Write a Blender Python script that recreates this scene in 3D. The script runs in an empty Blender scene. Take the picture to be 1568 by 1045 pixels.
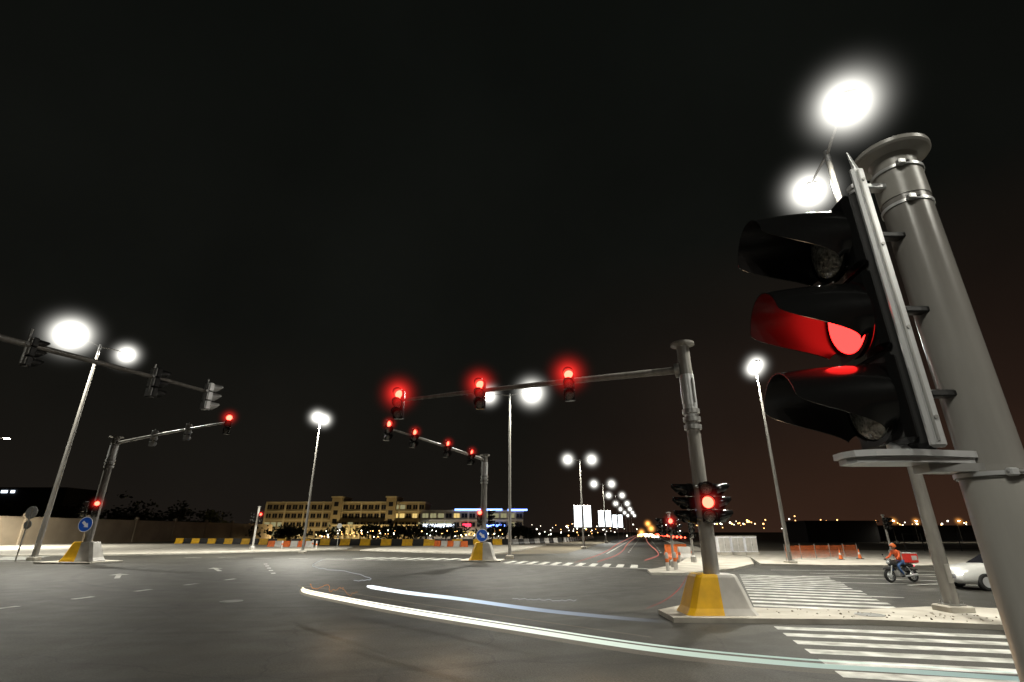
import bpy, math, random
from mathutils import Vector, Matrix
R=random.Random(7)
sc=bpy.context.scene
sc.view_settings.view_transform='Standard'; sc.view_settings.look='None'; sc.view_settings.exposure=0
COL=sc.collection
# ---------------------------------------------------------------- materials
def nn(nt,t,**k):
    n=nt.nodes.new(t)
    for a,b in k.items(): setattr(n,a,b)
    return n
def mat(name,col,rough=.6,metal=0.,var=.15,scale=3.,bump=0.,bscale=40.,spec=.5,col2=None,emit=None,estr=0.,stretch=None):
    m=bpy.data.materials.new(name); m.use_nodes=True; nt=m.node_tree; b=nt.nodes['Principled BSDF']
    b.inputs['Roughness'].default_value=rough; b.inputs['Metallic'].default_value=metal
    b.inputs['Specular IOR Level'].default_value=spec
    tc=nn(nt,'ShaderNodeTexCoord'); nz=nn(nt,'ShaderNodeTexNoise'); nz.inputs['Scale'].default_value=scale; nz.inputs['Detail'].default_value=6
    if stretch:
        mp=nn(nt,'ShaderNodeMapping'); mp.inputs['Scale'].default_value=stretch; nt.links.new(tc.outputs['Object'],mp.inputs['Vector']); nt.links.new(mp.outputs[0],nz.inputs['Vector'])
    else: nt.links.new(tc.outputs['Object'],nz.inputs['Vector'])
    rp=nn(nt,'ShaderNodeValToRGB')
    c2=col2 or tuple(c*(1-var*2) for c in col)
    rp.color_ramp.elements[0].position=.35; rp.color_ramp.elements[1].position=.65
    rp.color_ramp.elements[0].color=(*c2,1); rp.color_ramp.elements[1].color=(*col,1)
    nt.links.new(nz.outputs['Fac'],rp.inputs['Fac']); nt.links.new(rp.outputs['Color'],b.inputs['Base Color'])
    if bump:
        n2=nn(nt,'ShaderNodeTexNoise'); n2.inputs['Scale'].default_value=bscale; n2.inputs['Detail'].default_value=4
        bp=nn(nt,'ShaderNodeBump'); bp.inputs['Strength'].default_value=bump; bp.inputs['Distance'].default_value=.02
        nt.links.new(tc.outputs['Object'],n2.inputs['Vector']); nt.links.new(n2.outputs['Fac'],bp.inputs['Height']); nt.links.new(bp.outputs['Normal'],b.inputs['Normal'])
    if emit:
        b.inputs['Emission Color'].default_value=(*emit,1); b.inputs['Emission Strength'].default_value=estr
    return m
def emis(name,col,s):
    m=bpy.data.materials.new(name); m.use_nodes=True; nt=m.node_tree; nt.nodes.clear()
    e=nn(nt,'ShaderNodeEmission'); e.inputs[0].default_value=(*col,1); e.inputs[1].default_value=s
    o=nn(nt,'ShaderNodeOutputMaterial'); nt.links.new(e.outputs[0],o.inputs[0]); return m
def glow_vol(name,col,s,p=4.):  # self-lit volume fading outwards, imitates the glare around a light
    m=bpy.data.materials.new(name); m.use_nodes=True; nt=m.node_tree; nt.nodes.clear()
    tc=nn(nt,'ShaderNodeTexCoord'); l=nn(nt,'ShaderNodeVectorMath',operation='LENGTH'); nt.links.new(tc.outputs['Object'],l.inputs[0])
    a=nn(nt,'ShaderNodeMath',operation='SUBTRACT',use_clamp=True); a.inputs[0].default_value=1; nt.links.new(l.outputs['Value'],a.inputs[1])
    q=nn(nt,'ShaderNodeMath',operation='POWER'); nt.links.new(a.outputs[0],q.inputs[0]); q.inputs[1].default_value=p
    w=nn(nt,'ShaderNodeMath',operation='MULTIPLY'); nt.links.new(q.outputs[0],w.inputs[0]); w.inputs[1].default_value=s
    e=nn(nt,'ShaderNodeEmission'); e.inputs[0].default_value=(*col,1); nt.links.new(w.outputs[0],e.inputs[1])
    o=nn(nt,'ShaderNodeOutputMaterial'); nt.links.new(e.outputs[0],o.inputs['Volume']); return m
def asphalt_mat():
    m=bpy.data.materials.new('asphalt'); m.use_nodes=True; nt=m.node_tree; b=nt.nodes['Principled BSDF']; L=nt.links.new
    g=nn(nt,'ShaderNodeNewGeometry')
    def noise(s,d=6,w=0.):
        n=nn(nt,'ShaderNodeTexNoise'); n.inputs['Scale'].default_value=s; n.inputs['Detail'].default_value=d; n.inputs['Distortion'].default_value=w; L(g.outputs['Position'],n.inputs['Vector']); return n
    big=noise(.16,7,.6); med=noise(1.3,8,.3); fine=noise(26,4)
    rp=nn(nt,'ShaderNodeValToRGB'); rp.color_ramp.elements[0].position=.32; rp.color_ramp.elements[1].position=.68
    rp.color_ramp.elements[0].color=(.027,.0255,.020,1); rp.color_ramp.elements[1].color=(.056,.052,.042,1)
    L(big.outputs['Fac'],rp.inputs['Fac'])
    def mul(cin,fac,lo,hi,a=.3,z=.7):
        mr=nn(nt,'ShaderNodeMapRange'); mr.inputs['From Min'].default_value=a; mr.inputs['From Max'].default_value=z; mr.inputs['To Min'].default_value=lo; mr.inputs['To Max'].default_value=hi; L(fac,mr.inputs['Value'])
        v=nn(nt,'ShaderNodeVectorMath',operation='SCALE'); L(cin,v.inputs[0]); L(mr.outputs[0],v.inputs['Scale']); return v.outputs[0]
    c=mul(rp.outputs[0],med.outputs['Fac'],.82,1.16); c=mul(c,fine.outputs['Fac'],.4,1.6)
    mp=nn(nt,'ShaderNodeMapping'); mp.inputs['Location'].default_value=(9,-38,0); L(g.outputs['Position'],mp.inputs['Vector'])
    wv=nn(nt,'ShaderNodeTexWave',wave_type='RINGS',rings_direction='Z'); wv.inputs['Scale'].default_value=.16; wv.inputs['Distortion'].default_value=1.6; wv.inputs['Detail'].default_value=4; wv.inputs['Detail Scale'].default_value=.35; L(mp.outputs[0],wv.inputs['Vector'])
    c=mul(c,wv.outputs['Fac'],.84,1.06)
    wt=nn(nt,'ShaderNodeTexWave',wave_type='RINGS',rings_direction='Z'); wt.inputs['Scale'].default_value=.075; wt.inputs['Distortion'].default_value=2.; wt.inputs['Detail'].default_value=2; wt.inputs['Detail Scale'].default_value=.12; L(mp.outputs[0],wt.inputs['Vector'])
    c=mul(c,wt.outputs['Fac'],.6,1.,.0,.03)
    vo=nn(nt,'ShaderNodeTexVoronoi',feature='DISTANCE_TO_EDGE'); vo.inputs['Scale'].default_value=.16
    dn=noise(.8,5); vm=nn(nt,'ShaderNodeVectorMath',operation='ADD'); L(g.outputs['Position'],vm.inputs[0]); L(dn.outputs['Color'],vm.inputs[1]); L(vm.outputs[0],vo.inputs['Vector'])
    c=mul(c,vo.outputs['Distance'],.45,1,0,.006)
    L(c,b.inputs['Base Color'])
    r=nn(nt,'ShaderNodeMapRange'); r.inputs['To Min'].default_value=.46; r.inputs['To Max'].default_value=.74; L(med.outputs['Fac'],r.inputs['Value']); L(r.outputs[0],b.inputs['Roughness']); b.inputs['Specular IOR Level'].default_value=.4
    f2=noise(45,3); bp=nn(nt,'ShaderNodeBump'); bp.inputs['Strength'].default_value=.6; bp.inputs['Distance'].default_value=.015; L(f2.outputs['Fac'],bp.inputs['Height']); L(bp.outputs[0],b.inputs['Normal'])
    return m
ASPH=asphalt_mat()
SAND=mat('sand',(.20,.17,.12),.95,var=.15,scale=.25,bump=.3,bscale=4)
CONC=mat('concrete',(.52,.49,.43),.85,scale=.9,bump=.3,bscale=9,col2=(.35,.32,.27))
KERB=mat('kerb_stone',(.45,.43,.38),.8,var=.12,scale=2)
PAINT=mat('road_paint',(.68,.68,.64),.6,var=.2,scale=2.2,col2=(.27,.27,.24),bump=.1)
GREYP=mat('grey_pole_paint',(.30,.29,.27),.24,scale=5,stretch=(1,1,.15),col2=(.21,.20,.185))
GREYD=mat('grey_pole_sleeve',(.40,.39,.365),.34,scale=5,stretch=(1,1,.15),col2=(.29,.28,.255))
GALV=mat('galvanised_steel',(.42,.42,.41),.38,metal=.6,var=.1,scale=6)
SILV=mat('silver_aluminium',(.66,.67,.68),.34,metal=.4,var=.05,scale=5)
BLK=mat('black_polycarbonate',(.006,.006,.006),.16,var=.1)
BLKI=mat('visor_inner_black',(.020,.018,.018),.3,var=.1)
BLKM=mat('black_matt',(.012,.012,.012),.5)
YEL=mat('yellow_paint',(.88,.50,.01),.5,var=.08,scale=2,col2=(.70,.38,.01))
WHT=mat('white_paint',(.55,.53,.50),.5,var=.1,scale=2)
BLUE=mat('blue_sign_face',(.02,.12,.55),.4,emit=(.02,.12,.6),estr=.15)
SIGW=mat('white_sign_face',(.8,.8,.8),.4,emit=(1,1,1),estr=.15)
ORANGE=mat('orange_plastic',(.75,.16,.03),.5)
DKGL=mat('dark_glass',(.02,.02,.025),.08)
LENSD=mat('unlit_lens',(.45,.45,.42),.12,scale=40,bump=.9,bscale=60,col2=(.08,.08,.07))
WALLM=mat('boundary_wall_render',(.48,.39,.28),.9,var=.1,scale=.3)
BLD=mat('building_render',(.36,.30,.19),.85,var=.08,scale=.2)
BLD2=mat('building_trim',(.54,.48,.34),.8,var=.05,scale=.3)
DARKB=mat('dark_structure',(.03,.028,.025),.8)
RUB=mat('tyre_rubber',(.02,.02,.02),.8)
LAMPE=emis('lamp_light',(1,.98,.9),120)
REDE=emis('red_signal_light',(1,.07,.04),10)
REDL=emis('red_led_lens',(1,.016,.014),9)
WARMW=emis('warm_window_light',(1,.72,.25),.85)
WARMW2=emis('pale_window_light',(.8,.75,.4),.36)
PANEL=emis('lit_panel',(.9,.97,1),3.5)
BLUEE=emis('blue_neon',(.16,.28,1),6)
WHTE=emis('white_neon',(.75,.85,1),3)
REDN=emis('red_neon',(1,.05,.1),2.5)
GLW=glow_vol('lamp_glow',(1,.98,.9),11,11)  # glare of lamps and signals put in as emissive volumes
GLR=glow_vol('red_glow',(1,.025,.02),5.5,7)
GLO=glow_vol('sodium_glow',(1,.4,.08),4,7)
# ---------------------------------------------------------------- mesh accumulator
class M:
    def __init__(s): s.v=[];s.f=[];s.m=[];s.sm=[];s.mats=[]
    def mi(s,m):
        if m not in s.mats: s.mats.append(m)
        return s.mats.index(m)
    def add(s,vs,fs,m,smooth=False,T=None):
        o=len(s.v); s.v+=[tuple(T@Vector(p)) if T else tuple(p) for p in vs]
        k=s.mi(m)
        for f in fs: s.f.append([o+i for i in f]); s.m.append(k); s.sm.append(smooth)
    def box(s,c,d,m,rz=0,ch=0.,T=None):
        x,y,z=[q/2 for q in d]
        if ch<=0:
            vs=[(a*x,b*y,e*z) for e in(-1,1) for a,b in((-1,-1),(1,-1),(1,1),(-1,1))]
            fs=[(3,2,1,0),(4,5,6,7),(0,1,5,4),(1,2,6,5),(2,3,7,6),(3,0,4,7)]
        else:
            ring=[(-x+ch,-y),(x-ch,-y),(x,-y+ch),(x,y-ch),(x-ch,y),(-x+ch,y),(-x,y-ch),(-x,-y+ch)]
            k=lambda r,g:[(px*(1-g/x),py*(1-g/y),r) for px,py in ring]
            vs=k(-z,ch)+k(-z+ch,0)+k(z-ch,0)+k(z,ch); fs=[tuple(range(7,-1,-1)),tuple(range(24,32))]
            for r in range(3):
                for i in range(8): j=(i+1)%8; fs.append((r*8+i,r*8+j,r*8+8+j,r*8+8+i))
        Tm=Matrix.Translation(c)@Matrix.Rotation(rz,4,'Z')
        s.add(vs,fs,m,T=(T@Tm if T else Tm))
    def tube(s,p0,p1,r0,r1,m,n=14,caps=True,T=None):
        p0=Vector(p0);p1=Vector(p1);q=(p1-p0).to_track_quat('Z','Y'); vs=[]
        for p,r in((p0,r0),(p1,r1)):
            for i in range(n): a=2*math.pi*i/n; vs.append(p+q@Vector((r*math.cos(a),r*math.sin(a),0)))
        s.add(vs,[(i,(i+1)%n,n+(i+1)%n,n+i) for i in range(n)],m,True,T)
        if caps: s.add(vs,[tuple(range(n-1,-1,-1)),tuple(range(n,2*n))],m,False,T)
    def lathe(s,pr,m,c=(0,0,0),n=28,T=None,smooth=True):
        vs=[(c[0]+r*math.cos(2*math.pi*i/n),c[1]+r*math.sin(2*math.pi*i/n),c[2]+z) for r,z in pr for i in range(n)]
        for k in range(len(pr)-1):
            seg=vs[k*n:(k+2)*n]; s.add(seg,[(i,(i+1)%n,n+(i+1)%n,n+i) for i in range(n)],m,smooth,T)
    def path(s,pts,r,m,n=8):
        pts=[Vector(p) for p in pts]; N=len(pts); vs=[]
        for i,p in enumerate(pts):
            t=(pts[min(i+1,N-1)]-pts[max(i-1,0)]).normalized(); a=Vector((0,0,1)) if abs(t.z)<.9 else Vector((1,0,0))
            u=t.cross(a).normalized(); v=u.cross(t); rr=r(i/(N-1)) if callable(r) else r
            for k in range(n): q=2*math.pi*k/n; vs.append(p+(u*math.cos(q)+v*math.sin(q))*rr)
        s.add(vs,[(i*n+k,i*n+(k+1)%n,(i+1)*n+(k+1)%n,(i+1)*n+k) for i in range(N-1) for k in range(n)],m,True)
    def prism(s,poly,z0,z1,m,ms=None,T=None):
        n=len(poly); vs=[(x,y,z0) for x,y in poly]+[(x,y,z1) for x,y in poly]
        s.add(vs,[tuple(range(n,2*n))],m,T=T); s.add(vs,[(i,(i+1)%n,n+(i+1)%n,n+i) for i in range(n)],ms or m,T=T); s.add(vs,[tuple(range(n-1,-1,-1))],ms or m,T=T)
    def obj(s,name,loc=(0,0,0),rz=0,parent=None,scale=1):
        me=bpy.data.meshes.new(name); me.from_pydata(s.v,[],s.f)
        for m in s.mats: me.materials.append(m)
        me.polygons.foreach_set('material_index',s.m); me.polygons.foreach_set('use_smooth',s.sm); me.update()
        o=bpy.data.objects.new(name,me); COL.objects.link(o); o.location=loc; o.rotation_euler=(0,0,rz); o.scale=(scale,)*3
        if parent: o.parent=parent
        return o
def empty(name,loc=(0,0,0),rz=0):
    e=bpy.data.objects.new(name,None); COL.objects.link(e); e.location=loc; e.rotation_euler=(0,0,rz); e.empty_display_size=.5; return e
def ico(r,sub=2):
    import bmesh
    bm=bmesh.new(); bmesh.ops.create_icosphere(bm,subdivisions=sub,radius=r); vs=[v.co.copy() for v in bm.verts]; fs=[[v.index for v in f.verts] for f in bm.faces]; bm.free(); return vs,fs
ICO=ico(1,3); ICOs=ico(1,1)
def halo(parent,loc,r,m,name='glow_halo'):  # added glowing sphere standing in for glare
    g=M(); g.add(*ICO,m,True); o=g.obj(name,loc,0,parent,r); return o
def light(parent,loc,kind,e,col,size=.15,cone=150,name='light',aim=None):
    l=bpy.data.lights.new(name,kind); l.energy=e; l.color=col; l.shadow_soft_size=size
    if kind=='SPOT': l.spot_size=math.radians(cone); l.spot_blend=.8
    o=bpy.data.objects.new(name,l); COL.objects.link(o); o.location=loc; o.parent=parent
    if aim: o.rotation_euler=Vector(aim).to_track_quat('-Z','Y').to_euler()
    return o
# ---------------------------------------------------------------- camera / world
cam=bpy.data.cameras.new('camera'); co=bpy.data.objects.new('camera',cam); COL.objects.link(co)
co.location=(0,0,2.2); co.rotation_euler=(math.radians(90+20.85),0,0); cam.lens=17.63; cam.sensor_width=36; cam.clip_start=.05; cam.clip_end=6000; sc.camera=co
w=bpy.data.worlds.new('World'); sc.world=w; w.use_nodes=True; nt=w.node_tree; bg=nt.nodes['Background']
tc=nn(nt,'ShaderNodeTexCoord'); sp=nn(nt,'ShaderNodeSeparateXYZ'); nt.links.new(tc.outputs['Generated'],sp.inputs[0])
r1=nn(nt,'ShaderNodeValToRGB'); e=r1.color_ramp.elements; e[0].position=0; e[0].color=(.0115,.0090,.0072,1); e[1].position=.75; e[1].color=(.0038,.0044,.0036,1)
x=e.new(.12); x.color=(.0088,.0077,.0061,1); x=e.new(.35); x.color=(.0053,.0056,.0046,1)
nt.links.new(sp.outputs['Z'],r1.inputs[0])
r2=nn(nt,'ShaderNodeValToRGB'); e=r2.color_ramp.elements; e[0].position=0; e[0].color=(.030,.010,.004,1); e[1].position=.5; e[1].color=(0,0,0,1); x=e.new(.18); x.color=(.011,.0032,.0014,1)
nt.links.new(sp.outputs['Z'],r2.inputs[0])
mr=nn(nt,'ShaderNodeMapRange'); mr.inputs['From Min'].default_value=.0; mr.inputs['From Max'].default_value=.6; nt.links.new(sp.outputs['X'],mr.inputs['Value'])
sv=nn(nt,'ShaderNodeVectorMath',operation='SCALE'); nt.links.new(r2.outputs[0],sv.inputs[0]); nt.links.new(mr.outputs[0],sv.inputs['Scale'])
nz=nn(nt,'ShaderNodeTexNoise'); nz.inputs['Scale'].default_value=2.2; nz.inputs['Detail'].default_value=5; nt.links.new(tc.outputs['Generated'],nz.inputs['Vector'])
m3=nn(nt,'ShaderNodeMapRange'); m3.inputs['To Min'].default_value=.5; m3.inputs['To Max'].default_value=1.5; nt.links.new(nz.outputs['Fac'],m3.inputs['Value'])
ad=nn(nt,'ShaderNodeVectorMath',operation='ADD'); nt.links.new(r1.outputs[0],ad.inputs[0]); nt.links.new(sv.outputs[0],ad.inputs[1])
s2=nn(nt,'ShaderNodeVectorMath',operation='SCALE'); nt.links.new(ad.outputs[0],s2.inputs[0]); nt.links.new(m3.outputs[0],s2.inputs['Scale'])
nt.links.new(s2.outputs[0],bg.inputs[0]); bg.inputs[1].default_value=1
# ---------------------------------------------------------------- ground
def sheet(name,polys,z,m):
    g=M()
    for p in polys: g.add([(a,b,z) for a,b in p],[tuple(range(len(p)))],m)
    return g.obj(name)
sheet('ground',[[(-3000,-300),(3000,-300),(3000,4000),(-3000,4000)]],0,SAND)
D=Vector((.24,.971,0)).normalized(); P=Vector((D.y,-D.x,0))
def RP(a,b,o=(0,0)):
    return (o[0]+P.x*a+D.x*b, o[1]+P.y*a+D.y*b)
sheet('road',[[(-170,-60),(120,-60),(120,30),(60,34),(30,38),(20,46),(36,110),(160,610),(140,615),(23,130),(6,60),(-3,57),(-24,71),(-60,88),(-170,88)]],.004,ASPH)
def stripes(name,o,n,step,wid,ln,along=P,across=D,skew=0):
    g=M(); o=Vector((*o,0))
    for i in range(n):
        b=o+across*(i*step)+along*skew*i
        L_=ln*R.uniform(.97,1.02)
        q=[b,b+along*L_,b+along*L_+across*wid,b+across*wid]
        if along.cross(across).z<0: q=q[::-1]
        g.add([(v.x,v.y,.008) for v in q],[(0,1,2,3)],PAINT)
    return g.obj(name)
stripes('zebra_crossing',(5.35,9.5),6,.88,.42,7.0)
c2a=Vector((.93,-.36,0)).normalized(); c2d=Vector((.36,.93,0)).normalized()
stripes('zebra_crossing',(7.3,16.9),15,1.0,.45,4.2,c2a,c2d)
stripes('zebra_crossing',(-.7,41.5),11,1.0,.5,3.2,D,Vector((.85,-.53,0)).normalized())
stripes('zebra_crossing',(-14.0,47.5),9,1.2,.6,3.4,D,Vector((.93,-.2,0)).normalized())
stripes('zebra_crossing',(-44,45.),9,1.1,.6,3.4,Vector((.85,.5,0)),Vector((-.5,.85,0)))
def line(name,segs,wd=.14,z=.009):
    g=M()
    for a,b in segs:
        a=Vector((*a,0));b=Vector((*b,0)); n=(b-a).normalized(); n=Vector((-n.y,n.x,0))*wd/2
        g.add([(v.x,v.y,z) for v in (a-n,b-n,b+n,a+n)],[(0,1,2,3)],PAINT)
    return g.obj(name)
def dash(a,b,n,duty=.4):
    a=Vector(a);b=Vector(b); return [(tuple(a.lerp(b,i/n)),tuple(a.lerp(b,(i+duty)/n))) for i in range(n)]
line('lane_marking',dash((-16.2,14.6),(-13.6,29.5),6,.3)+dash((-13.4,31),(-19,42),5,.3)+dash((-30,50),(-6,46),7,.5)+dash((-60,47),(-40,46),6,.5),.24)
line('lane_marking',[((-.5,40.6),(9.2,34.8)),((-16,46.2),(-5,44.4)),((13.5,29),(40,33)),((10,21.5),(14,20)),((15.5,29.5),(24,24.5)),((17,31.5),(28,26.5))],.22)
line('lane_marking',[((-75,43),(-46,47.5)),((-70,38),(-37,44)),((14,26),(40,20)),((16,34),(46,30))],.2)
def arrow(name,o,rz):
    g=M(); T=Matrix.Translation((o[0],o[1],.0085))@Matrix.Rotation(rz,4,'Z')
    g.add([(-.12,0,0),(.12,0,0),(.12,2.6,0),(-.12,2.6,0)],[(0,1,2,3)],PAINT,T=T); g.add([(-.45,2.6,0),(.45,2.6,0),(0,3.8,0)],[(0,1,2)],PAINT,T=T); return g.obj(name)
arrow('road_arrow',(-17.5,33),.6); arrow('road_arrow',(-20,28),.6); arrow('road_arrow',(17.5,24.5),-1.2)
for k,off in enumerate((1.,4.6,8.2)):
    line('lane_marking',dash(RP(-3+off*1.0,64),RP(-3+off,300),40,.4),.2)
line('lane_marking',[(RP(-4.2,60),RP(-4.2,300)),(RP(6.3,62),RP(6.3,300)),(RP(13,50),RP(13,300))],.2)
def slab(name,poly,h=.13,m=CONC):
    g=M(); g.prism(poly,0,h,m,KERB); return g.obj(name)
slab('pavement',[(-170,49),(-75,47.5),(-48.6,51.8),(-37.3,55),(-26,66),(-22,72),(-24,82),(-60,104),(-85,100),(-170,72)])
slab('pavement',[(-19,68),(-9,60.5),(-2.6,56),(-1.2,58),(1.8,72),(6,95),(-9,92),(-19,80)])
slab('traffic_island',[(4.2,14.75),(6.7,14.6),(9,14.45),(13.2,13.3),(18.5,12.2),(18.2,14.4),(13.1,17),(9.8,16.2),(7.6,16.5),(5.2,17.2),(4.2,16.2)],.12)
slab('traffic_island',[(7.6,30.2),(9.2,29.8),(13.5,33.5),(17,38.5),(20.5,47),(23.5,60),(18.3,60),(15.5,48),(11,37),(8,32.5)],.13)
slab('pavement',[(17.5,38.6),(21,37),(27,36.5),(45,38),(90,42),(90,60),(40,66),(22,62),(21,48)],.13)
slab('median_strip',[RP(4.9,68),RP(7.4,68),RP(7.4,420),RP(4.9,420)],.15)
slab('traffic_island',[(-35.5,40.6),(-31,40.2),(-30.6,43),(-33,44.2),(-35.8,43.6)],.1)
slab('traffic_island',[(-4,42.9),(-.9,42.7),(-.6,45.4),(-2.4,46.6),(-4.2,45.2)],.1)
for x,y in((9.6,15.2),(-9.5,19)):
    g=M(); g.lathe([(.36,0),(.36,.012),(.30,.012),(.30,.008),(0,.008)],GALV,n=28,smooth=False); g.obj('manhole_cover',(x,y,.12 if x>0 else .004))
g=M()
for i in range(130):
    x=R.uniform(7,17); y=15.0-.22*(x-8)+R.uniform(-.2,1.3); r=R.uniform(.01,.035); g.add([(v[0]*r*R.uniform(.7,1.3)+x,v[1]*r+y,v[2]*r*.7+.13) for v in ICOs[0]],ICOs[1],CONC if i%2 else SAND)
g.obj('gravel')
# ---------------------------------------------------------------- traffic signals
def signal(parent,loc,rz,lit=0,sc_=1.,body=BLK,back=None,hz=.55,name='signal_head',bp=False):
    g=M(); pit=.36; rad=.15
    for i in range(3):
        z=pit*(1-i)
        g.box((0,.08,z),(.36,.2,.345),body,ch=.03)
        if back: g.box((0,.19,z),(.3,.03,.29),back,ch=.01)
        n=20; vs=[];N=n+1
        a0=math.radians(-62); 
        for k in range(N):
            a=a0+(math.pi-2*a0)*k/n
            up=(math.sin(a)+1)/2; ln=.10+.26*min(1,up*1.35)
            for rr,yy in((rad+.02,-.02),(rad+.025,-.02-ln),(rad+.018,-.02-ln),(rad+.012,-.02)):
                vs.append((rr*math.cos(a),yy,z+rr*math.sin(a)))
        fs=[(k*4+q,(k+1)*4+q,(k+1)*4+(q+1)%4,k*4+(q+1)%4) for k in range(n) for q in range(3)]
        g.add(vs,fs,body,True)
        lm=REDE if i==lit else LENSD
        pr=[(rad*math.cos(t),rad*.28*math.sin(t)) for t in [0,.35,.7,1.05,1.4,1.57]]
        g.lathe(pr,lm,n=20,T=Matrix.Translation((0,-.022,z))@Matrix.Rotation(math.pi/2,4,'X'))
    if bp: g.box((0,.05,0),(.6,.012,1.35),BLKM,ch=.004)
    o=g.obj(name,loc,rz,parent,sc_)
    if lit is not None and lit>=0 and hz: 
        z=pit*(1-lit); halo(o,(0,-.16,z),hz*1.5,GLR)
    return o
def pedestal(parent,loc,w=1.95,h=1.1,rz=0,name='base'):
    g=M()
    pr=[(1,.0,1),(1,.10,1),(.88,.26,.9),(.74,.62,.8),(.60,.94,.72),(.55,1.,.68)]
    for side,m in((-1,YEL),(1,WHT)):
        vs=[]
        for sx,z,sy in pr:
            X=w/2*sx; Yd=w/2*.62*sy; ch=.14*w/2
            vs+=[(0,-Yd,z*h),(side*(X-ch),-Yd,z*h),(side*X,-Yd+ch,z*h),(side*X,Yd-ch,z*h),(side*(X-ch),Yd,z*h),(0,Yd,z*h)]
        fs=[(k*6+i,k*6+i+1,k*6+7+i,k*6+6+i) for k in range(len(pr)-1) for i in range(5)]; fs.append(tuple(range(30,36)))
        if side<0: fs=[f[::-1] for f in fs]
        g.add(vs,fs,m)
    return g.obj(name,loc,rz,parent)
def mast(base,za,end,ped=(1.95,1.1),r=.2,capz=.85,pole=True,rz=0,yaw=-.2):
    e=empty('traffic_signal_mast',(base[0],base[1],0)); g=M(); H=za+capz
    g.lathe([(r*1.5,.0),(r*1.5,.1),(r*1.15,.14),(r*1.08,2),(r,za-1.6)],GREYP,n=24)
    for z in (za-1.9,za-1.65,za-1.4): g.lathe([(r,z-.07),(r*1.32,z-.07),(r*1.32,z+.07),(r,z+.07)],GALV,n=24)
    g.lathe([(r,za-1.6),(r*1.12,za-1.2),(r*1.12,za-.2)],SILV,n=24)
    g.lathe([(r,za-.2),(r,H-.08),(r*1.9,H-.02),(r*1.9,H+.05),(0,H+.09)],GREYP,n=24)
    for k in range(4):
        a=k*math.pi/2+.4; g.box((r*1.2*math.cos(a),r*1.2*math.sin(a),za-.75),(.04,.04,.8),GALV,rz=a)
    g.obj('pole',(0,0,0),0,e)
    v=Vector((end[0]-base[0],end[1]-base[1],0)); d=v.normalized(); g=M()
    A=lambda t:(v.x*t,v.y*t,za+.25*math.sin(t*1.5))
    g.path([A(t/10) for t in range(11)],lambda t:.125-.06*t,GREYP,12)
    g.tube((d.x*r*.9,d.y*r*.9,za),(d.x*(r+.12),d.y*(r+.12),za),.24,.24,GALV,16)
    g.obj('arm',(0,0,0),0,e)
    if ped: pedestal(e,(0,0,.0),ped[0],ped[1],rz)
    return e,A
def armsig(e,A,t,yaw,lit,dz=-.2,hz=.6,sc_=1.05,**k):
    p=A(t); g=M(); g.tube((p[0],p[1],p[2]-.6),(p[0],p[1],p[2]+.5),.04,.04,GALV,8); g.tube(p,(p[0]+.12,p[1]-.1,p[2]),.05,.05,GALV,8); g.obj('signal_bracket',(0,0,0),0,e)
    dx=math.sin(yaw)*.2; dy=-math.cos(yaw)*.2
    signal(e,(p[0]+dx,p[1]+dy,p[2]+dz),yaw,lit,sc_,hz=hz,**k)
# middle mast
e,A=mast((5.65,15.6),7.15,(-5.05,20.9))
armsig(e,A,.335,-.2,0,hz=.9); armsig(e,A,.64,-.15,0,hz=.85); armsig(e,A,.97,-.05,0,hz=.9,sc_=1.15)
signal(e,(0,-.42,3.0),-.25,1,1.05,hz=.5); signal(e,(.42,.02,3.0),math.radians(80),None,1.05); signal(e,(-.42,.1,3.0),math.radians(-95),None,1.05)
g=M()
for z in (2.55,3.45): g.box((0,-.02,z),(.5,.5,.06),GALV,ch=.01)
g.obj('signal_clamps',parent=e)
# far centre mast
e,A=mast((-2.35,44),8.0,(-7.9,30.75),(2.2,1.4),r=.24,capz=.4)
for t,l in((.98,0),(.78,0),(.47,0),(.2,0)): armsig(e,A,t,math.radians(38),l,hz=.5,sc_=1.15)
signal(e,(-.3,-.5,3.3),.1,0,1.1,hz=.5); signal(e,(.55,.0,3.3),math.radians(90),None,1.1)
def roundsign(parent,loc,r,face=BLUE,rz=0,arrow=True,name='keep_right_sign'):
    g=M(); T=Matrix.Rotation(math.pi/2,4,'X')
    g.lathe([(0,-.02),(r,-.02),(r,.0)],GALV,n=28,T=T,smooth=False); g.lathe([(r,.0),(r*.93,.004),(r*.92,.004)],SIGW,n=28,T=T,smooth=False); g.lathe([(r*.92,.004),(0,.005)],face,n=28,T=T,smooth=False)
    if arrow:
        T2=T@Matrix.Rotation(math.radians(-40),4,'Z'); w=.09*r/.5
        g.prism([(-.55*r,-w),(.1*r,-w),(.1*r,w),(-.55*r,w)],.006,.012,SIGW,T=T2); g.prism([(.1*r,-.36*r),(.62*r,0),(.1*r,.36*r)],.006,.012,SIGW,T=T2)
    return g.obj(name,loc,rz,parent)
roundsign(e,(-.05,-.85,1.95),.48)
# far left mast
e,A=mast((-33,42),9.1,(-19.7,34.6),(2.6,1.5),r=.27,capz=.5)
armsig(e,A,1.0,.45,0,hz=.6,sc_=1.25); armsig(e,A,.68,math.radians(200),None,sc_=1.15,back=SILV,body=BLKM); armsig(e,A,.38,math.radians(200),None,sc_=1.15,back=SILV,body=BLKM)
signal(e,(-.75,-.3,3.9),.5,None,1.1); signal(e,(.3,-.5,3.9),.6,0,1.1,hz=.6)
roundsign(e,(.2,-.95,2.75),.55)
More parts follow.
